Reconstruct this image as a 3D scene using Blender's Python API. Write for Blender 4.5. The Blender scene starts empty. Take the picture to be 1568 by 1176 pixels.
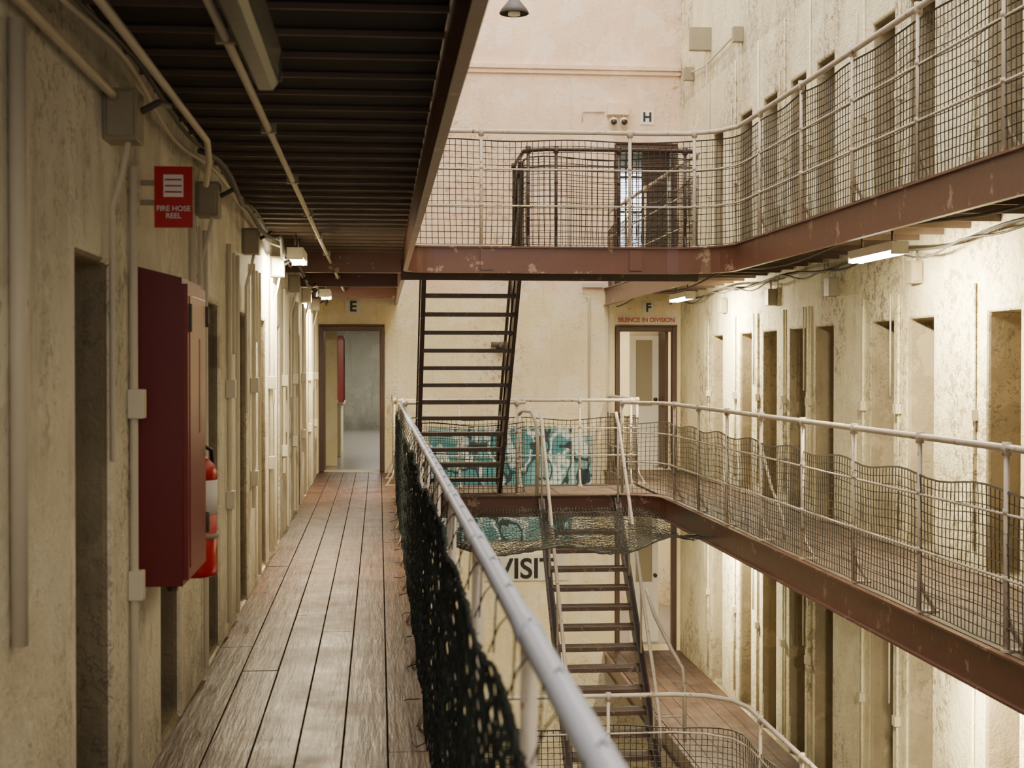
import bpy, math, random
from mathutils import Vector, Matrix
random.seed(7)
D=bpy.data; C=bpy.context
def link(o,parent=None):
    C.scene.collection.objects.link(o)
    if parent: o.parent=parent
    return o
# ------------------------------------------------------------------ materials
def newmat(name):
    m=D.materials.new(name); m.use_nodes=True
    nt=m.node_tree; b=nt.nodes['Principled BSDF']; return m,nt,b
def N(nt,t,**k):
    n=nt.nodes.new(t)
    for a,v in k.items():
        if a in n.inputs.keys(): n.inputs[a].default_value=v
        else: setattr(n,a,v)
    return n
def noise(nt,scale,detail=4,rough=.6,vec=None):
    n=N(nt,'ShaderNodeTexNoise',Scale=scale,Detail=detail,Roughness=rough)
    if vec: nt.links.new(vec,n.inputs['Vector'])
    return n.outputs['Fac']
def mapping(nt,sc=(1,1,1),loc=(0,0,0)):
    tc=N(nt,'ShaderNodeTexCoord'); mp=N(nt,'ShaderNodeMapping'); mp.inputs['Scale'].default_value=sc; mp.inputs['Location'].default_value=loc
    nt.links.new(tc.outputs['Object'],mp.inputs['Vector']); return mp.outputs['Vector']
def ramp(nt,fac,stops):
    r=N(nt,'ShaderNodeValToRGB'); e=r.color_ramp.elements
    while len(e)<len(stops): e.new(.5)
    for i,(p,c) in enumerate(stops):
        e[i].position=p; e[i].color=(c[0],c[1],c[2],1) if hasattr(c,'__len__') else (c,c,c,1)
    nt.links.new(fac,r.inputs['Fac']); return r.outputs['Color']
def math_(nt,op,a,b=None):
    n=N(nt,'ShaderNodeMath',operation=op)
    for i,v in enumerate((a,b)):
        if v is None: continue
        if isinstance(v,bpy.types.NodeSocket): nt.links.new(v,n.inputs[i])
        else: n.inputs[i].default_value=v
    return n.outputs[0]
def mix(nt,fac,a,b,mode='MIX'):
    m=N(nt,'ShaderNodeMix',data_type='RGBA',blend_type=mode)
    for i,v in ((0,fac),(6,a),(7,b)):
        if isinstance(v,bpy.types.NodeSocket): nt.links.new(v,m.inputs[i])
        elif i==0: m.inputs[0].default_value=v
        else: m.inputs[i].default_value=(v[0],v[1],v[2],1)
    return m.outputs[2]
def bump(nt,b,h,strength=.3,dist=.02):
    n=N(nt,'ShaderNodeBump',Strength=strength,Distance=dist)
    nt.links.new(h,n.inputs['Height']); nt.links.new(n.outputs['Normal'],b.inputs['Normal'])
def plaster(name,base,dark,chip=(.33,.29,.24),chipamt=.57,rough=.75,bs=.7,upper=None,streak=.5,wearlo=.50,grime=True,weard=.16):
    m,nt,b=newmat(name); v=mapping(nt); vs=mapping(nt,(1,1,.13)); v3=mapping(nt,(1,1,.6),(3,7,1))
    sp=N(nt,'ShaderNodeSeparateXYZ'); nt.links.new(v,sp.inputs[0])
    base0=base; dark0=dark
    if upper:
        mr=N(nt,'ShaderNodeMapRange'); mr.inputs['From Min'].default_value=2.5; mr.inputs['From Max'].default_value=2.6; nt.links.new(sp.outputs[2],mr.inputs['Value'])
        base0=mix(nt,mr.outputs[0],base,upper); dark0=mix(nt,mr.outputs[0],dark,[x*.88 for x in upper])
    c=mix(nt,ramp(nt,noise(nt,1.1,6,.7,v),[(.42,0),(.62,.85)]),base0,dark0)
    c=mix(nt,ramp(nt,noise(nt,5,7,.75,vs),[(.52,0),(.68,streak)]),c,[x*.60 for x in dark])
    pale=[min(1,x*1.12+.03) for x in base]
    c=mix(nt,ramp(nt,noise(nt,2.6,4,.6,v),[(.54,0),(.565,.55)]),c,pale if not upper else mix(nt,.6,base0,(.95,.9,.8)))
    wear=ramp(nt,noise(nt,.9,2,.5,v3),[(wearlo,0),(wearlo+.10,1)])
    ch=ramp(nt,noise(nt,11,7,.75,v),[(chipamt,0),(chipamt+.02,.85)])
    c=mix(nt,math_(nt,'MULTIPLY',wear,ch),c,chip)
    r1=math_(nt,'ABSOLUTE',math_(nt,'SUBTRACT',noise(nt,7,3,.55,v),.5))
    cr=ramp(nt,r1,[(.004,1),(.014,0)])
    c=mix(nt,math_(nt,'MULTIPLY',math_(nt,'MULTIPLY',wear,cr),.75),c,[x*.8 for x in chip])
    c=mix(nt,math_(nt,'MULTIPLY',wear,weard),c,[x*.62 for x in dark])
    if grime:
        low=math_(nt,'MODULO',math_(nt,'ADD',sp.outputs[2],5.22),2.61)
        gz=N(nt,'ShaderNodeMapRange'); gz.inputs['From Min'].default_value=.6; gz.inputs['From Max'].default_value=0.0; nt.links.new(low,gz.inputs['Value'])
        gn=ramp(nt,noise(nt,4,6,.7,v),[(.35,0),(.65,1)])
        c=mix(nt,math_(nt,'MULTIPLY',math_(nt,'MULTIPLY',gz.outputs[0],gn),.85),c,[x*.45 for x in dark])
    c=mix(nt,ramp(nt,noise(nt,24,4,.65,v),[(.66,0),(.69,.75)]),c,chip)
    nt.links.new(c,b.inputs['Base Color']); b.inputs['Roughness'].default_value=rough
    h=mix(nt,.45,noise(nt,3,7,.62,v),noise(nt,26,4,.7,v))
    bump(nt,b,h,bs,.05); return m
def paint(name,col,rough=.45,var=.25,metal=0,chip=None,chipamt=.62,scale=6,bs=.15):
    m,nt,b=newmat(name); v=mapping(nt)
    c=mix(nt,noise(nt,scale,5,.65,v),[x*(1-var) for x in col],[min(1,x*(1+var)) for x in col])
    if chip: c=mix(nt,ramp(nt,noise(nt,scale*2.2,6,.7,v),[(chipamt,0),(chipamt+.03,1)]),c,chip)
    nt.links.new(c,b.inputs['Base Color']); b.inputs['Roughness'].default_value=rough; b.inputs['Metallic'].default_value=metal
    bump(nt,b,noise(nt,scale*5,4,.6,v),bs,.01); return m
def emis(name,col,s):
    m,nt,b=newmat(name); b.inputs['Base Color'].default_value=(*col,1)
    b.inputs['Emission Color'].default_value=(*col,1); b.inputs['Emission Strength'].default_value=s; return m
M={}
M['plL']=plaster('plaster_cream_left',(.88,.83,.69),(.68,.62,.48),chip=(.32,.27,.20),streak=.75,weard=.28,wearlo=.48)
M['plF']=plaster('plaster_far',(.93,.81,.50),(.85,.70,.42),chip=(.5,.30,.2),bs=.5,upper=(.94,.70,.51),streak=.35,wearlo=.52,grime=False)
M['plR']=plaster('plaster_right',(.94,.87,.61),(.80,.70,.46),chip=(.28,.22,.15),chipamt=.53,bs=.9,wearlo=.47,streak=.6,weard=.2)
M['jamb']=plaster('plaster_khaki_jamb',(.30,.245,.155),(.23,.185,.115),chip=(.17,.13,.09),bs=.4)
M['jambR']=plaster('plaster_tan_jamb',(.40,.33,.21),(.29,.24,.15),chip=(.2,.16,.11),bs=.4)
M['room']=plaster('plaster_grey',(.50,.49,.41),(.42,.41,.33),chipamt=.72)
M['beam']=paint('beam_oxide_brown',(.115,.048,.032),.34,.3,chip=(.30,.19,.14),chipamt=.60,scale=2.6)
M['dark']=paint('stair_steel',(.046,.025,.018),.42,.3,chip=(.14,.08,.055),chipamt=.60)
M['tread']=paint('stair_tread_worn',(.105,.065,.048),.45,.4,chip=(.28,.2,.16),chipamt=.58)
M['rail']=paint('rail_cream_paint',(.56,.48,.38),.45,.15,chip=(.25,.15,.10),chipamt=.60,scale=9)
M['railg']=paint('rail_grey_paint',(.42,.45,.56),.4,.08,chip=(.34,.33,.38),chipamt=.70,scale=9)
M['wire']=paint('wire_galv',(.05,.042,.032),.5,.2)
M['wired']=paint('wire_dark',(.025,.02,.017),.6,.2)
M['net']=paint('net_black',(.008,.013,.011),.9,.2)
M['rope']=paint('safety_net_twine',(.085,.085,.068),.9,.25)
M['red']=paint('red_enamel',(.14,.006,.010),.35,.08,bs=.03)
M['redm']=paint('red_enamel_door',(.20,.016,.018),.3,.08,bs=.03)
M['redd']=paint('red_extinguisher',(.5,.008,.012),.25,.05,bs=.02)
M['white']=paint('white_paint',(.82,.80,.76),.5,.05,bs=.03)
M['black']=paint('black_ink',(.015,.013,.012),.5,.1,bs=.02)
M['redink']=paint('red_ink',(.45,.08,.05),.5,.1,bs=.02)
M['box']=paint('junction_grey',(.32,.28,.19),.5,.1,bs=.05)
M['boxw']=paint('junction_white',(.72,.68,.55),.5,.1,bs=.05)
M['pipe']=paint('conduit_paint',(.66,.60,.47),.5,.1,bs=.05)
M['cable']=paint('cable_grey',(.06,.055,.05),.6,.1)
M['frame']=paint('doorframe_brown',(.075,.036,.026),.5,.2)
M['leaf']=paint('celldoor_paint',(.11,.09,.065),.55,.15,chip=(.11,.1,.08))
M['under']=paint('under_boards',(.006,.004,.003),.8,.4,scale=4)
M['joist']=paint('joist_iron',(.13,.085,.062),.5,.3,scale=5)
M['tube']=emis('fluoro_tube',(1,.95,.82),30)
M['sky']=emis('window_daylight',(.86,.92,1),3.5)
M['dim']=paint('fluoro_diffuser',(.06,.068,.055),.4,.05)
def woodfloor(name,c1,c2,rough=.33,spec=.5):
    m,nt,b=newmat(name); geo=N(nt,'ShaderNodeNewGeometry')
    v=mapping(nt,(9,.7,9)); v2=mapping(nt)
    c=mix(nt,geo.outputs['Random Per Island'],c1,c2)
    c=mix(nt,ramp(nt,noise(nt,2.5,7,.7,v),[(.35,0),(.70,.9)]),c,[x*.35 for x in c1])
    c=mix(nt,ramp(nt,noise(nt,1.5,7,.75,v2),[(.45,0),(.75,.6)]),c,[min(1,x*1.6) for x in c2])
    c=mix(nt,ramp(nt,noise(nt,3.5,6,.75,v2),[(.50,0),(.66,.7)]),c,[x*.4 for x in c1])
    nt.links.new(c,b.inputs['Base Color'])
    r=ramp(nt,noise(nt,2.5,7,.75,v2),[(.3,rough-.10),(.7,rough+.18)]); nt.links.new(r,b.inputs['Roughness'])
    b.inputs['Specular IOR Level'].default_value=spec
    bump(nt,b,noise(nt,2,5,.7,v),.45,.010); return m
M['floor']=woodfloor('floor_boards',(.105,.050,.030),(.165,.088,.056),.34,.20)
M['floorR']=woodfloor('gallery_boards',(.10,.07,.052),(.15,.11,.085),.5,.35)
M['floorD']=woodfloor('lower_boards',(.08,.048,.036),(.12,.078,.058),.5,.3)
M['conc']=paint('grey_lino',(.33,.30,.28),.22,.1,scale=2)
def muralmat():
    m,nt,b=newmat('mural_paint'); v=mapping(nt,(1,1,1)); vd=mapping(nt,(1.6,1,1.0),(.4,0,.3))
    c=mix(nt,ramp(nt,noise(nt,1.1,1,.5,v),[(.46,0),(.52,1)]),(.07,.25,.28),(.22,.43,.44))
    n1=noise(nt,2.0,2,.5,vd)
    c=mix(nt,ramp(nt,math_(nt,'ABSOLUTE',math_(nt,'SUBTRACT',n1,.55)),[(.028,1),(.034,0)]),c,(.68,.76,.72))
    c=mix(nt,ramp(nt,math_(nt,'ABSOLUTE',math_(nt,'SUBTRACT',n1,.46)),[(.020,1),(.026,0)]),c,(.015,.04,.05))
    c=mix(nt,ramp(nt,noise(nt,3.4,2,.55,v),[(.58,0),(.595,1)]),c,(.015,.04,.05))
    nt.links.new(c,b.inputs['Base Color']); b.inputs['Roughness'].default_value=.6; return m
M['mural']=muralmat()
# ------------------------------------------------------------------ mesh builder
class MB:
    def __init__(s,name): s.n=name; s.v=[]; s.f=[]; s.mi=[]; s.sm=[]; s.mats=[]
    def m(s,k):
        if k not in s.mats: s.mats.append(k)
        return s.mats.index(k)
    def add(s,vs,fs,k,smooth=False):
        o=len(s.v); s.v+= [tuple(p) for p in vs]; i=s.m(k)
        for f in fs: s.f.append([o+a for a in f]); s.mi.append(i); s.sm.append(smooth)
    def box(s,a,b,k):
        x0,x1=sorted((a[0],b[0])); y0,y1=sorted((a[1],b[1])); z0,z1=sorted((a[2],b[2]))
        vs=[(x,y,z) for x in(x0,x1) for y in(y0,y1) for z in(z0,z1)]
        s.add(vs,[(0,1,3,2),(4,6,7,5),(0,4,5,1),(2,3,7,6),(0,2,6,4),(1,5,7,3)],k)
    def cbox(s,c,d,k): s.box([c[i]-d[i]/2 for i in range(3)],[c[i]+d[i]/2 for i in range(3)],k)
    def tube(s,path,r,k,n=8,caps=True,radii=None):
        P=[Vector(p) for p in path]; vs=[]; L=len(P); up=None
        for i,p in enumerate(P):
            if i==0: t=P[1]-P[0]
            elif i==L-1: t=P[-1]-P[-2]
            else: t=(P[i+1]-p).normalized()+(p-P[i-1]).normalized()
            t.normalize()
            if up is None:
                up=Vector((0,0,1)) if abs(t.z)<.9 else Vector((1,0,0))
            a=t.cross(up); 
            if a.length<1e-4: a=t.cross(Vector((1,0,0)))
            a.normalize(); c=a.cross(t).normalized(); up=c
            rr=radii[i] if radii else r
            for j in range(n):
                an=2*math.pi*j/n; vs.append(p+a*math.cos(an)*rr+c*math.sin(an)*rr)
        fs=[]
        for i in range(L-1):
            for j in range(n):
                fs.append((i*n+j,i*n+(j+1)%n,(i+1)*n+(j+1)%n,(i+1)*n+j))
        if caps: fs.append(tuple(range(n-1,-1,-1))); fs.append(tuple((L-1)*n+j for j in range(n)))
        s.add(vs,fs,k,n>4)
    def wire(s,p,q,r,k):
        p=Vector(p);q=Vector(q); t=q-p
        if t.length<1e-6:return
        t.normalize(); a=t.cross(Vector((.3,.5,.81))).normalized(); c=t.cross(a)
        vs=[]
        for e in(p,q):
            for j in range(3):
                an=j*2.0944; vs.append(e+a*math.cos(an)*r+c*math.sin(an)*r)
        s.add(vs,[(0,1,4,3),(1,2,5,4),(2,0,3,5)],k)
    def sweep(s,path,prof,k):
        P=[Vector((p[0],p[1])) for p in path]; L=len(P); n=len(prof); vs=[]
        for i,p in enumerate(P):
            d1=(P[i]-P[i-1]).normalized() if i>0 else (P[1]-P[0]).normalized()
            d2=(P[i+1]-P[i]).normalized() if i<L-1 else d1
            n1=Vector((d1.y,-d1.x)); n2=Vector((d2.y,-d2.x)); nn=(n1+n2); nn/= max(.3,nn.dot(n1)) 
            for o,z in prof: vs.append((p.x+nn.x*o,p.y+nn.y*o,z))
        fs=[(i*n+j,i*n+(j+1)%n,(i+1)*n+(j+1)%n,(i+1)*n+j) for i in range(L-1) for j in range(n)]
        fs.append(tuple(range(n-1,-1,-1))); fs.append(tuple((L-1)*n+j for j in range(n)))
        s.add(vs,fs,k)
    def prism(s,pts,axis,a,b,k):
        def mk(p,t):
            if axis=='x': return (t,p[0],p[1])
            if axis=='y': return (p[0],t,p[1])
            return (p[0],p[1],t)
        n=len(pts); vs=[mk(p,a) for p in pts]+[mk(p,b) for p in pts]
        fs=[(i,(i+1)%n,n+(i+1)%n,n+i) for i in range(n)]+[tuple(range(n-1,-1,-1)),tuple(range(n,2*n))]
        s.add(vs,fs,k)
    def obj(s,parent=None,bevel=0,fix=True):
        me=D.meshes.new(s.n); me.from_pydata(s.v,[],s.f)
        for k in s.mats: me.materials.append(M[k])
        me.polygons.foreach_set('material_index',s.mi); me.polygons.foreach_set('use_smooth',s.sm); me.update()
        if fix and len(s.f)<20000:
            import bmesh
            bm=bmesh.new(); bm.from_mesh(me); bmesh.ops.recalc_face_normals(bm,faces=bm.faces[:]); bm.to_mesh(me); bm.free()
        o=D.objects.new(s.n,me); link(o,parent)
        if bevel:
            md=o.modifiers.new('bevel','BEVEL'); md.width=bevel; md.segments=2; md.limit_method='ANGLE'
        return o
def text(body,loc,size,mat,parent,rot=(90,0,0),ext=.002,name='lettering',align='CENTER',off=.012):
    cu=D.curves.new(name,'FONT'); cu.body=body; cu.size=size; cu.extrude=ext; cu.align_x=align; cu.align_y='CENTER'; cu.offset=size*off
    cu.materials.append(M[mat]); o=D.objects.new(name,cu); link(o,parent); o.location=loc; o.rotation_euler=[math.radians(a) for a in rot]; return o
# ------------------------------------------------------------------ dims
XL,XE,XR,XW=-.85,.22,3.25,4.33
YF=20.2; H=2.61; Y0=-2.5
FJ_R=[3.7,5.2,6.75,8.3,9.81,11.33,12.2,13.8,14.7,15.75,16.8,18.2]     # far jambs right
FJ_L=[1.54,3.09,4.64,6.2,7.76,9.3,10.85,12.4,13.95,15.5,17.05,18.6]
DW=.52; DHL=1.82; DHR=1.88
def wall(name,lo,hi,cutters,mat,bev=.03,plane=None,jm='jamb'):
    w=MB(name); w.box(lo,hi,mat); o=w.obj(fix=True)
    c=MB('cut'); 
    for a,b in cutters: c.box(a,b,mat)
    co=c.obj(fix=True)
    md=o.modifiers.new('b','BOOLEAN'); md.operation='DIFFERENCE'; md.solver='EXACT'; md.object=co
    dg=C.evaluated_depsgraph_get(); me=D.meshes.new_from_object(o.evaluated_get(dg))
    o.modifiers.clear(); o.data=me; D.objects.remove(co)
    if not me.materials: me.materials.append(M[mat])
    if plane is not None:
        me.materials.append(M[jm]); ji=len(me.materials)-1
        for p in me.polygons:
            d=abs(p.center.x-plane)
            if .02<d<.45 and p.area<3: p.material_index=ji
    md=o.modifiers.new('bevel','BEVEL'); md.width=bev; md.segments=3; md.limit_method='ANGLE'; md.angle_limit=math.radians(40)
    return o
cl=[]; cr=[]
for f in FJ_L:
    for z in (0,H): cl.append(((XL-.38,f-DW,z+.0),(XL+.1,f,z+DHL)))
for f in FJ_R:
    for z in (-H,0,H): cr.append(((XW-.1,f-DW,z),(XW+.38,f,z+DHR)))
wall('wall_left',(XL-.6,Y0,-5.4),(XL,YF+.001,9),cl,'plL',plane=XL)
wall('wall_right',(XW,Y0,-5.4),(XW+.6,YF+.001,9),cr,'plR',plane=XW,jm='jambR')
cf=[((XL+.01,YF-.1,0),(.08,YF+.6,2.06)),((3.38,YF-.1,0),(4.28,YF+.6,2.06)),((3.38,YF-.1,H),(4.28,YF+.6,H+2.06)),
    ((XL+.01,YF-.1,H),(.08,YF+.6,H+2.06)),((3.38,YF-.1,-H),(4.28,YF+.6,-H+2.06))]
wall('wall_far',(XL-.6,YF,-5.4),(XW+.6,YF+.45,9),cf,'plF',.015)
dn=0
for (fj,xs,levels,sg,DH) in ((FJ_L,XL-.38,(0,H),1,DHL),(FJ_R,XW+.38,(-H,0,H),-1,DHR)):
    for f in fj:
        for z in levels:
            dn+=1; d=MB('door_%d'%dn); x=xs+sg*.002
            d.box((x,f-DW+.004,z+.01),(x+sg*.05,f-.004,z+DH-.005),'leaf')
            for zz in (.35,.95,1.55): d.box((x+sg*.05,f-DW+.03,z+zz),(x+sg*.062,f-.03,z+zz+.06),'dark')
            d.box((x+sg*.06,f-DW+.05,z+1.05),(x+sg*.09,f-DW+.2,z+1.12),'dark')
            d.tube([(x+sg*.05,f-DW/2,z+1.35),(x+sg*.07,f-DW/2,z+1.35)],.05,'dark',12)
            d.obj()
# ------------------------------------------------------------------ galleries: floors + beams
def arc(cx,cy,r,a0,a1,n=8): return [(cx+r*math.cos(math.radians(a0+(a1-a0)*i/n)),cy+r*math.sin(math.radians(a0+(a1-a0)*i/n))) for i in range(n+1)]
def boards(g,x0,y0,x1,y1,z,mat,nb):
    w=(x1-x0)/nb
    for i in range(nb):
        y=y0-random.random()*2.5
        while y<y1:
            L=random.uniform(2.2,4.2); a=max(y,y0)+.0025; b=min(y+L,y1)-.0025
            if b>a+.02:
                dz=random.uniform(-.003,0); g.box((x0+i*w+.003,a,z-.035+dz),(x0+(i+1)*w-.003,b,z+dz),mat)
            y+=L
def floorobj(name,boxes,z,mat,nb=6):
    g=MB(name)
    for (x0,y0,x1,y1) in boxes:
        boards(g,x0,y0,x1,y1,z,mat,nb)
        g.box((x0,y0,z-.05),(x1,y1,z-.0405),'under')
    return g
def joists(g,x0,x1,y0,y1,z,sp,h,w):
    y=y0
    while y<y1:
        g.box((x0,y-w/2,z-.051-h),(x1,y+w/2,z-.051),'joist'); y+=sp
EPS=.002
g=floorobj('floor',[(XL+EPS,Y0,XE-.01,YF-EPS)],0,'floor'); g.obj(bevel=.002)
g=floorobj('gallery_floor_right',[(XR+.01,Y0,XW-EPS,YF-EPS)],0,'floorR'); g.obj()
PRF=[(0,-.25),(.07,-.25),(.07,-.235),(.012,-.235),(.012,-.015),(.07,-.015),(.07,.0),(0,.0)]
g=floorobj('stair_landing',[(XE+.045,16.4+.072,XR-.045,17.7-.072)],0,'floorR',8); 
g.sweep([(XE+.045,16.4),(XR-.045,16.4)],PRF,'beam')
g.sweep([(XR-.045,17.7),(XE+.045,17.7)],PRF,'beam')
g.obj()
for i,z in enumerate((H,-H)):
    for nm,a,b,mt in (('left',XL+EPS,XE-.01,'floorR'),('right',XR+.01,XW-EPS,'floorR')):
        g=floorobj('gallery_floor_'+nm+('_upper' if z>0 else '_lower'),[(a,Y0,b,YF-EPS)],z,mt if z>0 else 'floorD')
        if z>0:
            if nm=='left':
                joists(g,a,b,Y0+.1,YF-.1,z,.33,.020,.009)
                for yy in (13.25,15.6,18.2): g.box((a,yy-.04,z-.25),(b-.005,yy+.04,z-.051),'beam')
            else: joists(g,a,b,Y0+.1,YF-.1,z,.5,.05,.02)
        g.obj()
CH=lambda z:[(0,z-.25),(.04,z-.25),(.04,z-.235),(.012,z-.235),(.012,z-.015),(.04,z-.015),(.04,z),(0,z)]
def upath(yb,r1,r2,y0=Y0):
    return [(XE,y0)]+arc(XE+r1,yb-r1,r1,180,90)+arc(XR-r2,yb-r2,r2,90,0)+[(XR,y0)]
def bridge(name,yb,depth,z):
    p=upath(yb,.28,.55)
    b=MB(name+'_girder'); b.sweep(p,CH(z),'beam')
    yb2=yb+depth
    b.sweep([(XR-.0,yb2),(XE,yb2)],CH(z),'dark')
    b.sweep([(XE,yb2+.07),(XE,YF-EPS)],CH(z),'beam'); b.sweep([(XR,YF-EPS),(XR,yb2+.07)],CH(z),'beam')
    for x in (1.0,2.4): b.box((x-.06,yb-.03,z-.22),(x+.06,yb-.012,z-.03),'beam')
    b.obj()
    f=MB(name+'_deck'); pts=[q for q in arc(XE+.28,yb-.28,.28,180,90)]+[q for q in arc(XR-.55,yb-.55,.55,90,0)]
    poly=[(XE-.009,yb-.3)]+[(max(q[0],XE-.009),q[1]+.012) for q in pts[1:-1]]+[(XR+.009,yb-.56),(XR+.009,yb2-.01),(XE-.009,yb2-.01)]
    f.prism(poly,'z',z-.04,z,'floorR'); f.prism(poly,'z',z-.052,z-.0405,'under')
    x=XE+.3
    while x<XR-.3:
        f.box((x-.01,yb+.02,z-.12),(x+.01,yb2-.02,z-.053),'joist'); x+=.4
    f.obj(); return p
pU=bridge('upper_bridge',13.2,1.1,H); pD=bridge('lower_bridge',12.9,1.05,-H)
b=MB('gallery_girder')
b.sweep([(XE,Y0),(XE,16.33)],CH(0),'beam'); b.sweep([(XE,17.78),(XE,YF-EPS)],CH(0),'beam')
pR0=arc(XR-.45,16.33-.45,.45,90,0)+[(XR,Y0)]
b.sweep(pR0,CH(0),'beam'); b.sweep([(XR,YF-EPS),(XR,17.78)],CH(0),'beam')
cor=[(XR+.009,16.39),(XR-.45,16.39)]+[(q[0]+.004,q[1]+.004) for q in arc(XR-.45,15.88,.45,90,0)]
b.prism(cor,'z',-.04,-.001,'floorR'); b.obj()
# ------------------------------------------------------------------ railings
def resample(path,step):
    P=[Vector((p[0],p[1])) for p in path]; out=[P[0].copy()]; carry=0
    for a,b2 in zip(P,P[1:]):
        L=(b2-a).length; t=step-carry
        while t<=L: out.append(a+(b2-a)*(t/L)); t+=step
        carry=(carry+L)%step if L else carry
    if (out[-1]-P[-1]).length>.01: out.append(P[-1].copy())
    return out
def railing(name,path,z,posts,mat='rail',toprad=.021,horiz=(.72,.38),mesh=(.02,.86),side=0,step=.055,sag=.02,wm='wire',brace=(),wr=.0037,rail=True,postmat=None):
    g=MB(name); postmat=postmat or mat
    fine=[(p.x,p.y) for p in resample(path,.3)]
    g.tube([(x,y,z+1.07) for x,y in fine],toprad,mat,10)
    for h in horiz: g.tube([(x,y,z+h) for x,y in fine],.009,mat,6)
    for (x,y,dx,dy) in posts:
        g.tube([(x,y,z+.005),(x,y,z+1.07)],.016,postmat,8)
        g.tube([(x,y,z+1.03),(x,y,z+1.10)],.027,mat,8)
        g.tube([(x+dx*.10,y+dy*.10,z+.005),(x+dx*.085,y+dy*.085,z+.03),(x+dx*.03,y+dy*.03,z+.12),(x,y,z+.22)],.012,postmat,6)
        g.cbox((x+dx*.05,y+dy*.05,z+.006),(.14 if dx else .05,.14 if dy else .05,.012),postmat)
        g.tube([(x-.0,y,z+.72),(x,y,z+.75)],.02,postmat,6); g.tube([(x,y,z+.37),(x,y,z+.40)],.02,postmat,6)
    for (x,y,dx,dy) in brace:
        g.tube([(x,y,z+.85),(x+dx*.10,y+dy*.10-.0,z+.45),(x+dx*.2,y+dy*.2,z+.2),(x+dx*.22,y+dy*.22,z)],.014,mat,6)
    if mesh:
        pts=resample(path,step); n=len(pts); rows=int((mesh[1]-mesh[0])/step)
        def pt(i,j):
            p=pts[i]; f=j/rows
            zt=mesh[0]+(mesh[1]-mesh[0]+sag*math.sin(i*step*5.2)-sag)*f
            w=.006*math.sin(i*.37+j*.9)
            return (p.x+w,p.y+.4*w,z+zt)
        for i in range(n):
            js=[0,rows//3,2*rows//3,rows]
            for a,c in zip(js,js[1:]): g.wire(pt(i,a),pt(i,c),wr,wm)
        for j in range(rows+1):
            rr=wr*(2 if j==rows else 1)
            i=0
            while i<n-1:
                k=min(i+3,n-1); g.wire(pt(i,j),pt(k,j),rr,wm); i=k
    return g.obj(fix=False)
YP=[7.16-1.2*3+1.2*k for k in range(0,11)]
railing('gallery_railing',[(XR+.02,Y0)]+[(XR+.02,15.85)]+arc(XR-.43,15.88,.45,0,90)[1:],0,[(XR+.02,y,1,0) for y in YP if y<15.8]+[(XR-.43,16.35,0,1)],brace=[(XR+.02,12.0,1,0)],mesh=(.02,.86))
pr=[(XE-.02,y) for y in (Y0,)]+arc(XE+.26,12.94,.28,180,90)+arc(XR-.53,12.67,.55,90,0)+[(XR+.02,Y0)]
railing('upper_gallery_railing',pr,H,[(XR+.02,y+.05,1,0) for y in YP if y<12.9]+[(XE-.02,y,-1,0) for y in YP if y<12.9]+[(.95,13.22,0,1),(2.35,13.22,0,1),(2.95,13.15,0,1)],brace=[(XR+.02,12.1,1,0)],mesh=(.02,1.0),sag=.01)
pr=arc(XE+.26,12.64,.28,180,90)+arc(XR-.53,12.37,.55,90,0)+[(XR+.02,4)]
railing('lower_gallery_railing',[(XE-.02,6)]+pr,-H,[(XR+.02,y,1,0) for y in YP if 4<y<12.4]+[(.95,12.92,0,1),(2.1,12.92,0,1)],mesh=(.02,.8))
railing('landing_railing',[(XE+.02,17.62),(XR-.02,17.62)],0,[(x,17.62,0,-1) for x in (.3,1.0,1.75,2.5,3.15)],mesh=(.02,.86))
railing('landing_railing',[(XE+.05,16.44),(1.55,16.44)]+arc(1.55,16.59,.15,-90,0)[1:],0,[(.3,16.44,0,1),(1.6,16.48,0,1)],mesh=(.02,.84))
for x,s in ((XE-.02,-1),(XR+.02,1)):
    railing('gallery_railing',[(x,17.8),(x,YF-.05)],0,[(x,17.85,s,0),(x,19.0,s,0),(x,20.0,s,0)])
    railing('upper_gallery_railing',[(x,14.4),(x,YF-.05)],H,[(x,14.5,s,0),(x,15.9,s,0),(x,17.3,s,0),(x,18.7,s,0)])
railing('stairhead_guard_rail',[(1.47,15.6),(1.47,14.4)]+arc(1.6,14.38,.13,180,270)+[(XR-.05,14.25)],H,[(1.47,15.5,1,0),(1.5,14.27,0,-1),(1.78,14.25,0,-1),(2.42,14.25,0,-1),(3.1,14.25,0,-1)],mat='dark',postmat='dark',wm='wired',mesh=(.02,1.0),horiz=(.9,.5))
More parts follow.
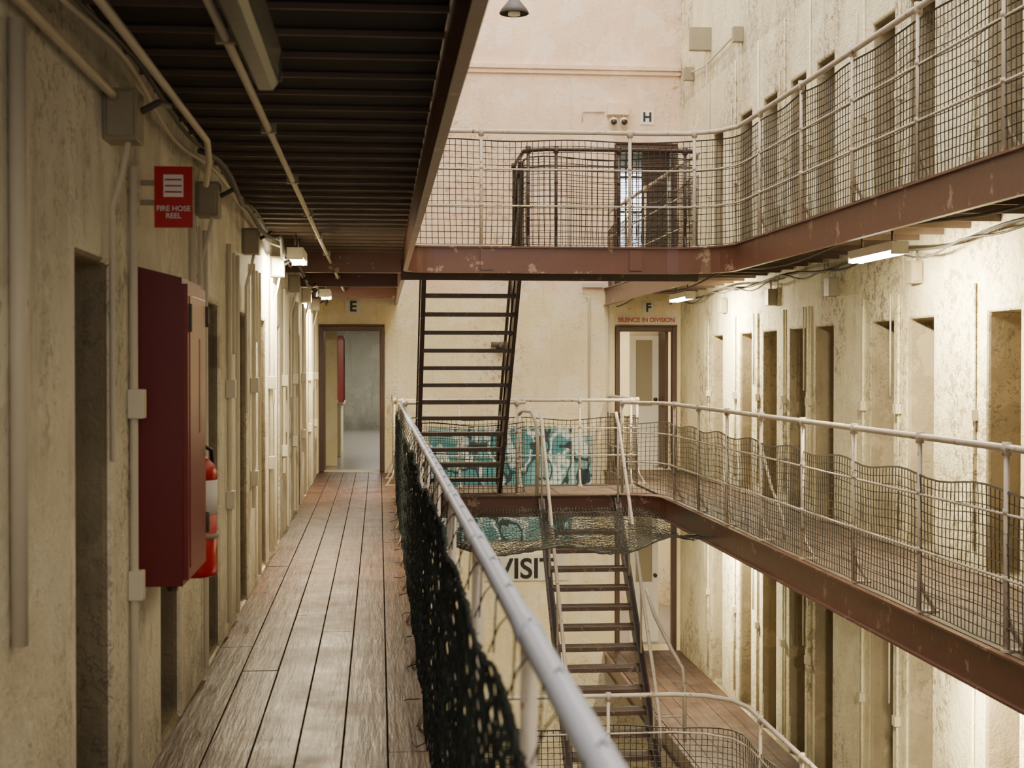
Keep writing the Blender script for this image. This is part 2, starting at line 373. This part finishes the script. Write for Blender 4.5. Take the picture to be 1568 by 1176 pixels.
# near left railing with black netting
g=MB('walkway_railing')
fine=[(XE+.02,Y0+.0+.3*k) for k in range(int((16.3-Y0)/.3)+1)]
g.tube([(x,y,1.07) for x,y in fine],.021,'railg',16)
for k in range(-3,12):
    y=2.28+1.2*k
    if y>16: break
    g.tube([(XE+.02,y,.0),(XE+.02,y,1.06)],.014,'rail',10)
    g.tube([(XE+.02,y-.045,1.07),(XE+.02,y-.04,1.07),(XE+.02,y+.04,1.07),(XE+.02,y+.045,1.07)],.0235,'railg',16)
    g.tube([(XE-.06,y,.004),(XE-.04,y,.05),(XE+.02,y,.2)],.010,'rail',6)
for h in (.72,.38): g.tube([(XE+.02,Y0,h),(XE+.02,16.3,h)],.008,'rail',8)
g.obj(fix=False)
g=MB('debris_netting')
st=.026; ny=int((16.3-.3)/st); nz=34
def np_(i,j):
    y=.3+i*st; f=j/nz
    top=.99+.010*math.sin(y*2.6+.6)+.010*math.sin(y*9.1)
    x=XE-.03+.006*math.sin(y*5.2+f*3)+.008*math.sin(y*1.7)*f+random.uniform(-.004,.004)
    return (x,y+.35*st*math.sin(j*1.3)+random.uniform(-.004,.004),.01+(top-.01)*f+random.uniform(-.005,.005))
grid=[[np_(i,j) for j in range(nz+1)] for i in range(ny+1)]
for i in range(ny+1):
    for j in range(nz+1):
        if (i+j)%2==0:
            if i<ny and j<nz: g.wire(grid[i][j],grid[i+1][j+1],.0032,'net')
            if i<ny and j>0: g.wire(grid[i][j],grid[i+1][j-1],.0032,'net')
    if i<ny: g.wire(grid[i][nz],grid[i+1][nz],.006,'net')
for k in range(40):
    y=1.5+k*.37
    if k%2: g.tube([(XE-.04,y,.02),(XE-.06-random.random()*.03,y+random.uniform(-.05,.05),.012),(XE-.08-random.random()*.04,y+random.uniform(-.09,.09),.008)],.0025,'net',4)
    g.tube([(XE-.02,y,.97),(XE+.0,y,1.02),(XE+.045,y+.01,1.07),(XE+.02,y+.015,1.096),(XE-.004,y+.01,1.07),(XE-.01,y,.97)],.0018,'net',4)
g.obj(fix=False)
# ------------------------------------------------------------------ stairs
def stair(name,x0,x1,yt,zt,yb,zb,n,hr=(1,1)):
    g=MB(name); dy=(yb-yt); dz=zb-zt
    for x in (x0,x1):
        s=1 if dy>0 else -1
        pts=[(yt,zt+.02),(yb+s*.12,zb+.12),(yb+s*.12,zb+.002),(yb-s*.12,zb+.002),(yt,zt-.26)]
        g.prism(pts,'x',x-.02,x+.02,'dark')
        g.prism([(p[0],p[1]) for p in pts[:2]]+[(pts[1][0],pts[1][1]-.02),(pts[0][0],pts[0][1]-.02)],'x',x-.035,x+.035,'dark')
        for i in range(1,n):
            f=i/n; g.tube([(x-.03,yt+dy*f,zt+dz*f-.03),(x+.03,yt+dy*f,zt+dz*f-.03)],.018,'dark',6)
    for i in range(1,n):
        f=i/n; y=yt+dy*f; z=zt+dz*f
        g.box((x0+.02,y-.12,z-.035),(x1-.02,y+.12,z-.005),'dark'); g.box((x0+.025,y-.12,z-.0045),(x1-.025,y+.12,z),'tread')
        g.box((x0+.02,y-.125,z-.04),(x1-.02,y-.121,z+.003),'tread' if hr[0]==2 else 'dark')
    s=1 if dy>0 else -1
    for x,on in ((x0,hr[0]),(x1,hr[1])):
        if not on: continue
        k='rail' if hr[0]==2 else 'dark'
        g.tube([(x,yt-s*.05,zt+.95),(x,yt+dy*.06,zt+dz*.06+.95),(x,yt+dy*.94,zb-dz*.06+.85),(x,yb+s*.1,zb+.72),(x,yb+s*.2,zb+.55),(x,yb+s*.18,zb+.3)],.019,k,8)
        for f in (.04,.35,.65,.95):
            y=yt+dy*f; z=zt+dz*f; g.tube([(x,y,z-.05),(x,y,z+.9)],.013,k,6)
    return g.obj()
stair('steel_staircase',.45,1.42,14.35,H,16.8,0,14,(0,1))
stair('steel_staircase',1.87,2.76,16.38,0,13.99,-H,14,(2,2))
g=MB('stair_handrail_bend')
g.tube([(1.62,16.45,.93),(1.66,16.4,.98),(1.75,16.35,.97),(1.80,16.3,.85),(1.82,16.25,.6),(1.82,16.34,.0)],.02,'rail',8); g.obj()
g=MB('stair_handrail_bend')
g.tube([(2.80,14.75,-.85),(2.86,14.6,-1.1),(3.0,14.42,-1.42),(3.10,14.34,-1.60),(3.12,14.32,-1.8),(3.12,14.32,-2.36)],.02,'rail',8)
g.tube([(3.12,14.32,-2.1),(2.8,14.34,-2.1)],.009,'rail',6); g.obj()
def netobj(name,nx,nyy,fn,r,edge):
    g=MB(name); gr=[[fn(i/nx,j/nyy,i,j) for j in range(nyy+1)] for i in range(nx+1)]
    for i in range(nx+1):
        for j in range(nyy+1):
            if i<nx: g.wire(gr[i][j],gr[i+1][j],r if j>1 else edge,'rope')
            if j<nyy: g.wire(gr[i][j],gr[i][j+1],r,'rope')
    return g.obj(fix=False)
netobj('safety_net',80,56,lambda u,v,i,j:(XE+.06+(XR-XE-.10)*u+.012*math.sin(j*.8),13.5+2.75*v+.04*math.sin(i*.5),-.14-.20*math.sin(math.pi*v)*(.6+.4*math.sin(u*7))-.14*math.sin(math.pi*u)*(1-v)+random.uniform(-.008,.008)+.05*math.sin(u*16)*(1-v)),.0036,.010)
# ------------------------------------------------------------------ far wall details
t=MB('trim_1'); t.box((XL+.003,YF-.07,5.72),(XW-.003,YF-.001,5.79),'plF'); t.box((XL+.003,YF-.04,5.66),(XW-.003,YF-.001,5.72),'plF'); t.obj(bevel=.008)
def doorframe(n,x0,x1,z0,top=2.06):
    d=MB('door_frame_%d'%n)
    for a,b2 in ((x0+.0,x0+.07),(x1-.07,x1-.0)): d.box((a+.003,YF-.02,z0+.002),(b2-.003,YF+.12,z0+top-.003),'frame')
    d.box((x0+.07,YF-.02,z0+top-.07),(x1-.07,YF+.12,z0+top-.003),'frame')
    d.box((x0+.0,YF-.035,z0+top+.001),(x1,YF-.001,z0+top+.025),'frame'); d.obj(bevel=.005)
for i,(a,b2,z) in enumerate(((XL+.01,.08,0),(3.38,4.28,0),(3.38,4.28,H),(3.38,4.28,-H))): doorframe(i+1,a,b2,z)
def room(name,x0,x1,y1,z0,wm,fm,h=2.5):
    y0=YF+.46
    r=MB('wall_'+name); 
    r.box((x0-.1,y0,z0),(x0,y1,z0+h),wm); r.box((x1,y0,z0),(x1+.1,y1,z0+h),wm); r.box((x0-.1,y1,z0),(x1+.1,y1+.1,z0+h),wm); r.obj()
    r=MB('ceiling_'+name); r.box((x0-.1,y0,z0+h+.001),(x1+.1,y1+.1,z0+h+.1),wm); r.obj()
    r=MB('floor_'+name); r.box((x0-.1,YF+.001,z0-.1),(x1+.1,y1+.1,z0-.001),fm); r.obj()
room('passage',-1.1,2.6,34,0,'room','conc')
room('annex',3.1,6.0,24.5,0,'plF','conc')
room('annex_upper',3.1,6.0,24.0,H,'room','conc')
room('annex_lower',3.1,6.0,24.0,-H,'plF','conc')
def lamp(kind,name,loc,power,col,size=(.1,.1),rot=(0,0,0),parent=None,radius=.05):
    L=D.lights.new(name,kind); L.energy=power; L.color=col
    if kind=='AREA': L.shape='RECTANGLE'; L.size,L.size_y=size
    else: L.shadow_soft_size=radius
    o=D.objects.new(name,L); link(o,parent); o.location=loc; o.rotation_euler=[math.radians(a) for a in rot]; return o
WARM=(1,.85,.55)
lamp('AREA','passage_ceiling_light',(.6,28,2.45),200,(1,.95,.82),(2,9))
lamp('AREA','annex_ceiling_light',(4.2,22.5,2.4),110,(1,.92,.72),(.6,2))
lamp('AREA','annex_upper_ceiling_light',(4.2,22.5,H+2.4),50,(.85,.93,1),(.6,2))
lamp('AREA','annex_lower_ceiling_light',(4.2,22.5,-H+2.4),50,(1,.92,.8),(.6,2))
d=MB('open_door'); d.box((-.80,YF+.15,.01),(-.77,YF+.6,2.0),'frame'); d.obj()
d=MB('passage_partition'); d.box((-1.09,21.4,.002),(-.62,21.55,2.49),'plF'); d.obj()
d=MB('red_wall_cabinet'); d.box((-.61,21.42,.95),(-.52,21.75,1.95),'redd'); d.box((-.52,21.45,.98),(-.51,21.72,1.92),'red'); d.obj(bevel=.01)
d=MB('passage_cupboard'); d.box((-1.09,23.5,.001),(-.62,25.0,.85),'plF'); d.box((-1.09,23.45,.85),(-.58,25.05,.9),'boxw'); d.obj(bevel=.01)
def glazed(name,x0,z0,m1):
    d=MB(name); y=YF+.6
    d.box((x0,y,z0+.01),(x0+.09,y+.05,z0+2.0),m1); d.box((x0+.34,y,z0+.01),(x0+.43,y+.05,z0+2.0),m1)
    for a,b2 in ((.01,.9),(1.88,2.0)): d.box((x0+.09,y+.005,z0+a),(x0+.34,y+.045,z0+b2),m1)
    d.box((x0+.09,y+.02,z0+.9),(x0+.34,y+.03,z0+1.88),'box')
    d.tube([(x0+.38,y-.05,z0+1.0),(x0+.38,y,z0+1.0)],.03,'dark',10); return d.obj()
glazed('glazed_door_leaf',3.70,0,'white'); glazed('glazed_door_leaf',3.70,-H,'white'); 
d=MB('open_door'); d.box((4.13,YF+.13,.01),(4.18,YF+.95,2.0),'frame'); d.box((4.115,YF+.3,.9),(4.13,YF+.4,1.05),'dark'); d.obj()
d=MB('barred_gate'); gy=YF+.15
d.box((3.80,gy,H+.01),(4.20,gy+.05,H+1.98),'frame'); d.box((3.84,gy-.015,H+.2),(4.16,gy,H+.9),'dark'); d.box((3.84,gy-.015,H+1.05),(4.16,gy,H+1.8),'dark')
for k in range(4): d.tube([(3.48+k*.09,gy+.02,H+.02),(3.48+k*.09,gy+.02,H+1.98)],.007,'dark',6)
for zz in (.5,1.1,1.6): d.box((3.455,gy+.005,H+zz),(3.79,gy+.035,H+zz+.03),'dark')
d.obj()
d=MB('window_1')
d.box((3.25,23.93,H+.7),(4.5,23.998,H+2.2),'white')
for x in (3.3,3.62,3.94,4.22): d.box((x,23.90,H+.75),(x+.26,23.93,H+2.15),'sky')
d.obj()
# mural
d=MB('wall_mural'); d.box((.70,YF-.02,-1.0),(2.75,YF-.002,.63),'mural'); d.box((2.75,YF-.025,-1.0),(3.08,YF-.002,.63),'boxw'); d.box((2.78,YF-.028,-.6),(3.04,YF-.025,.5),'mural'); d.obj()
d=MB('visitors_sign'); d.box((1.5,YF-.02,-1.57),(2.72,YF-.002,-1.19),'boxw'); o=d.obj()
text('VISIT',(1.66,YF-.024,-1.41),.40,'black',o,align='LEFT',off=.02)
d=MB('block_sign'); d.tube([(1.02,YF-.02,-1.36),(1.02,YF-.002,-1.36)],.17,'boxw',24); o=d.obj(); text('B',(1.02,YF-.024,-1.37),.28,'black',o,off=.03)
def sign(name,ch,x,z,w,h,s,mat='white',ink='black'):
    d=MB(name); d.box((x-w/2,YF-.015,z-h/2),(x+w/2,YF-.002,z+h/2),mat); o=d.obj(); text(ch,(x,YF-.019,z),s,ink,o,off=.035)
sign('division_letter_sign','E',-.36,2.33,.22,.2,.20,'white'); sign('division_letter_sign','F',3.86,2.33,.18,.18,.17,'boxw'); sign('division_letter_sign','H',3.84,5.06,.2,.2,.18)
sign('silence_sign','SILENCE IN DIVISION',3.83,2.155,.9,.115,.088,'boxw','redink')
d=MB('surface_conduit')
d.tube([(3.0,YF-.02,0.1),(3.0,YF-.02,2.45),(2.98,YF-.02,2.5)],.018,'pipe',8); d.tube([(3.27,YF-.02,.0),(3.27,YF-.02,2.5)],.014,'pipe',8)
d.tube([(2.9,YF-.02,5.0),(2.9,YF-.02,5.13),(3.22,YF-.02,5.13)],.012,'pipe',8); d.tube([(2.72,YF-.02,5.64),(2.72,YF-.02,3.0)],.010,'pipe',8); d.box((2.9,YF-.05,2.62),(3.2,YF-.01,2.68),'pipe'); d.obj()
d=MB('emergency_spotlight'); d.box((3.25,YF-.12,5.08),(3.56,YF-.002,5.24),'plF')
for x in (3.33,3.48):
    d.tube([(x,YF-.1,5.08),(x,YF-.1,5.03)],.015,'box',8); d.tube([(x,YF-.17,4.97),(x,YF-.12,4.98),(x,YF-.06,4.99)],.05,'boxw',14,radii=[.06,.06,.03]); d.tube([(x,YF-.176,4.97),(x,YF-.171,4.97)],.045,'dark',14)
d.obj()
d=MB('bulkhead_wall_lamp'); x=1.72
d.tube([(x,YF-.002,1.78),(x,YF-.08,1.78),(x,YF-.14,1.74)],.03,'dark',12,radii=[.06,.05,.07]); d.tube([(x-.13,YF-.05,1.80),(x+.13,YF-.05,1.80)],.04,'leaf',10)
d.obj()
d=MB('pendant_lamp'); x,y=1.57,16.5
d.tube([(x,y,5.79),(x,y,5.76),(x,y,5.70),(x,y,5.64),(x,y,5.59),(x,y,5.585)],.1,'cable',24,caps=False,radii=[.03,.05,.1,.15,.175,.165])
d.tube([(x,y,5.61),(x,y,5.57)],.07,'boxw',16); d.tube([(x,y,5.77),(x,y,8.95)],.012,'dark',8); d.cbox((x,y,8.95),(.12,.12,.05),'dark'); d.obj()
# ------------------------------------------------------------------ left wall services
d=MB('overhead_conduit')
d.tube([(-.44,y,2.45) for y in (Y0,2,6,10,14,18,YF-.05)],.014,'pipe',10)
d.tube([(-.66,y,2.37) for y in (Y0,2,5.6)]+[(-.70,6.0,2.35),(-.76,6.4,2.30)],.013,'pipe',8)
d.tube([(-.81,y,2.33) for y in (Y0,2,4.5)],.014,'pipe',8)
for y in [1+1.6*k for k in range(12)]: d.box((-.47,y-.015,2.435),(-.41,y+.015,2.475),'box')
d.obj()
d=MB('cable_run')
pp=[]; y=5.8
while y<YF-.2:
    pp.append((-.70+.03*math.sin(y*2.1),y,2.35+.035*math.sin(y*3.3))); y+=.2
d.tube(pp,.013,'cable',8)
pp=[]; y=Y0
while y<YF-.2: pp.append((0,y)); y+=.2
d.tube([(-.78+.02*math.sin(p[1]*1.7+1),p[1],2.41+.02*math.sin(p[1]*2.7+2)) for p in pp],.009,'pipe',8)
d.tube([(-.75,p[1],2.43+.02*math.sin(p[1]*2.9+1)) for p in pp],.008,'cable',8)
d.obj()
BY=[4.5,6.75,9.0,11.3,13.6,15.9,18.2]
for i,y in enumerate(BY):
    d=MB('junction_box'); m_='boxw' if i in(3,5) else 'box'
    d.box((XL+.001,y,2.20),(XL+.105,y+.14,2.36),m_); d.box((XL+.015,y-.012,2.21),(XL+.095,y,2.35),m_)
    d.tube([(XL+.07,y+.05,2.20),(XL+.05,y+.05,2.1),(XL+.02,y+.05,2.0),(XL+.02,y+.05,1.2)],.010,'pipe',8)
    d.tube([(XL+.105,y+.08,2.30),(XL+.16,y+.08,2.33),(XL+.16,y+.3,2.36)],.012,'cable',8); d.obj(bevel=.006)
for q,f in enumerate(FJ_L[2:]):
    y=f+.30
    if abs(f-4.64)<.1: y=4.95
    d=MB('door_lock_conduit'); d.tube([(XL+.018,y,2.18),(XL+.018,y,.55 if q%2 else .06)],.015,'pipe',8)
    d.box((XL+.001,y-.035,1.32),(XL+.055,y+.035,1.42),'boxw'); d.box((XL+.001,y-.03,.70),(XL+.05,y+.03,.80),'boxw')
    if f>5:
        d.tube([(XL+.02,y+.25,2.15),(XL+.02,y+.25,1.3+.4*math.sin(f*9))],.011,'pipe',8)
        d.tube([(XL+.02,y+.45,2.15),(XL+.02,y+.45,.04)],.014,'pipe',8)
    d.obj(bevel=.004)
d=MB('wall_pipe'); d.tube([(XL+.02,3.38,2.3),(XL+.02,3.38,.85)],.02,'pipe',10); d.obj()
d=MB('fire_hose_cabinet')
y0,y1,z0,z1,xf=5.1,5.64,.72,1.83,-.69
d.prism([(XL+.002,z0),(xf,z0),(xf,z1-.02),(XL+.002,z1+.02)],'y',y0,y1,'red')
d.box((xf,y0+.015,z0+.02),(xf+.018,y1-.015,z1-.04),'redm')
d.box((xf+.018,y0+.05,z0+.06),(xf+.022,y1-.05,z1-.08),'redm')
d.box((xf+.018,y0+.03,1.62),(xf+.03,y0+.05,1.72),'dark')
d.box((xf+.022,y0+.3,1.25),(xf+.024,y0+.36,1.6),'red')
for z in (.85,1.65): d.tube([(xf+.02,y1-.01,z),(xf+.02,y1-.01,z+.08)],.012,'dark',8)
d.tube([(xf-.05,y0+.1,z0),(xf-.05,y0+.1,z0-.03)],.02,'dark',8)
d.obj(bevel=.008)
d=MB('fire_hose_sign'); sx0,sx1,sz0,sz1,sy=-.80,-.665,1.995,2.215,5.2
d.box((sx0,sy,sz0),(sx1,sy+.004,sz1),'redd'); d.box((XL+.002,sy+.004,sz0+.08),(sx0+.03,sy+.012,sz0+.1),'box'); d.box((XL+.002,sy-.0,sz0+.15),(sx0+.0,sy+.008,sz0+.17),'box')
cx=(sx0+sx1)/2
d.box((cx-.035,sy-.002,sz0+.11),(cx+.035,sy,sz0+.19),'white'); 
for k in range(3): d.box((cx-.03,sy-.003,sz0+.125+k*.022),(cx+.03,sy-.002,sz0+.131+k*.022),'redd')
o=d.obj(); text('FIRE HOSE\nREEL',(cx,sy-.003,sz0+.055),.026,'white',o)
d=MB('fire_extinguisher'); x,y,dz=-.745,5.96,.03
def lathe(d,x,y,prof,k,n=20): d.tube([(x,y,z+dz) for r,z in prof],1,k,n,radii=[max(r,.001) for r,z in prof])
lathe(d,x,y,[(.06,.60),(.078,.61),(.08,.63),(.08,.86)],'redd'); lathe(d,x,y,[(.0805,.86),(.0805,1.0)],'white'); lathe(d,x,y,[(.08,1.0),(.08,1.03),(.07,1.06),(.04,1.09),(.02,1.10)],'redd')
lathe(d,x,y,[(.02,1.10),(.02,1.13),(.028,1.14),(.028,1.16)],'box')
d.box((x-.01,y-.10,1.16+dz),(x+.012,y+.03,1.175+dz),'dark'); d.prism([(y-.1,1.18+dz),(y+.03,1.18+dz),(y-.1,1.22+dz)],'x',x-.01,x+.012,'boxw')
d.tube([(x+.02,y,1.14+dz),(x+.05,y+.05,1.12+dz),(x+.06,y+.09,1.0),(x+.05,y+.1,.8),(x+.05,y+.1,.7)],.009,'black',8)
d.tube([(x,y,.79),(x,y,.81)],.084,'box',20); d.obj()
# ------------------------------------------------------------------ right wall services
for q,f in enumerate(FJ_R[2:]):
    d=MB('door_lock_conduit')
    for z in (-H,0,H):
        y=f+.18; top=2.5 if z<H else 3.0
        d.tube([(XW-.014,y,z+.15),(XW-.014,y,z+top-.4)],.012,'plR',8); d.box((XW-.05,y-.035,z+1.1),(XW-.002,y+.035,z+1.18),'pipe')
        if (q+int(z>0))%2: d.tube([(XW-.012,y+.2,z+2.1),(XW-.012,y+.2,z+1.2+.4*abs(math.sin(f*5)))],.008,'pipe',8)
    d.obj()
for y in (8.7,11.0,13.1,15.2,17.4):
    for z in (0,-H):
        d=MB('junction_box'); d.box((XW-.10,y,z+2.16),(XW-.001,y+.15,z+2.34),'box'); d.box((XW-.09,y-.012,z+2.175),(XW-.015,y,z+2.325),'box'); d.tube([(XW-.05,y+.07,z+2.34),(XW-.05,y+.07,z+2.45)],.012,'pipe',8); d.obj(bevel=.006)
d=MB('cable_run')
pp=[]; y=4
while y<YF-.2: pp.append((XW-.15+.03*math.sin(y*1.9),y,2.42+.03*math.sin(y*2.3))); y+=.2
d.tube(pp,.012,'cable',8); d.tube([(p[0]-.05,p[1],p[2]-.04+.03*math.sin(p[1]*4)) for p in pp],.009,'cable',8)
pp=[(XR+.12,p[1],2.38+.04*math.sin(p[1]*1.5)) for p in pp if p[1]>6]; d.tube(pp,.010,'cable',8); d.obj()
d=MB('emergency_lamp'); y=8.25; d.box((XW-.13,y,2.13),(XW-.001,y+.2,2.33),'box'); d.tube([(XW-.2,y+.05,2.22),(XW-.13,y+.05,2.22)],.05,'boxw',14,radii=[.045,.055]); d.obj(bevel=.006)
d=MB('switch_box'); d.box((XW-.28,18.3,5.62),(XW-.001,18.4,5.92),'box'); d.tube([(XW-.05,18.35,5.62),(XW-.05,18.35,3.7)],.012,'pipe',8); d.obj(bevel=.006)
d=MB('switch_box'); d.box((XW-.001-.12,16.65,5.36),(XW-.001,16.75,5.54),'box'); d.tube([(XW-.05,16.7,5.36),(XW-.05,16.7,3.7)],.012,'pipe',8); d.obj(bevel=.006)
d=MB('switch_box'); d.box((XW-.14,19.3,5.43),(XW-.001,19.4,5.61),'box'); d.tube([(XW-.04,19.41,5.55),(XW-.04,19.0,5.5),(XW-.04,18.5,5.45),(XW-.04,16.85,5.5)],.012,'pipe',8); d.obj(bevel=.006)
# ------------------------------------------------------------------ fluorescent fittings
def fluoro(x,y,z,L,lit,power=10,lx=0,w=.06):
    d=MB('fluorescent_light')
    bk='boxw' if lit else 'cable'
    d.prism([(x-w,z+.09),(x-w+.01,z+.03),(x+w-.01,z+.03),(x+w,z+.09)],'y',y-L/2,y+L/2,bk)
    d.box((x-w,y-L/2-.02,z+.0),(x+w,y-L/2,z+.09),bk); d.box((x-w,y+L/2,z+.0),(x+w,y+L/2+.02,z+.09),bk)
    if lit: 
        for s in (-.03,.03): d.tube([(x+s,y-L/2,z+.015),(x+s,y+L/2,z+.015)],.018,'tube',10)
    else: d.prism([(x-w+.005,z+.03),(x-w+.01,z-.01),(x-.02,z-.03),(x+.02,z-.03),(x+w-.01,z-.01),(x+w-.005,z+.03)],'y',y-L/2,y+L/2,'dim')
    for s in (-.35,.35): d.tube([(x,y+s*L,z+.09),(x,y+s*L,z+.2)],.008,'dark',6)
    o=d.obj()
    if lit: lamp('AREA','tube_light',(x,y,z-.02),power,WARM,(.12,L),(0,lx,0),o)
fluoro(-.33,3.72,2.34,1.05,False,w=.045)
fluoro(-.62,11.0,2.29,.6,True,120,25)
fluoro(-.62,16.8,2.29,.6,True,130,25)
fluoro(3.62,10.1,2.28,.9,True,250,-35)
fluoro(3.62,16.8,2.28,.9,True,290,-35)
fluoro(3.62,9.3,2.28-H,.9,True,250,-35)
fluoro(3.62,16.8,2.28-H,.9,True,250,-35)
fluoro(-.35,.6,2.29,.6,True,4,0)  # added out-of-view tube, only a weak fill for the near end
# ------------------------------------------------------------------ lighting
lamp('AREA','skylight_light',(1.7,9,9.3),1650,(1,.92,.83),(3,22))
lamp('AREA','hall_end_fill_light',(1.7,Y0-1.5,3.5),170,(1,.92,.84),(4,5),(-90+180,0,0))  # unseen fill light added behind the camera to brighten the near wall
w=D.worlds.new('World'); C.scene.world=w; w.use_nodes=True
bg=w.node_tree.nodes['Background']; bg.inputs[0].default_value=(1,.89,.74,1); bg.inputs[1].default_value=.37
# ------------------------------------------------------------------ camera
cam=D.cameras.new('camera'); cam.lens=50; cam.sensor_width=36; cam.clip_end=200
co=D.objects.new('camera',cam); link(co); co.location=(0,0,1.5)
co.rotation_euler=(math.radians(90-.737),0,math.radians(-5.35))
cam.dof.use_dof=True; cam.dof.focus_distance=13; cam.dof.aperture_fstop=5.6
C.scene.camera=co
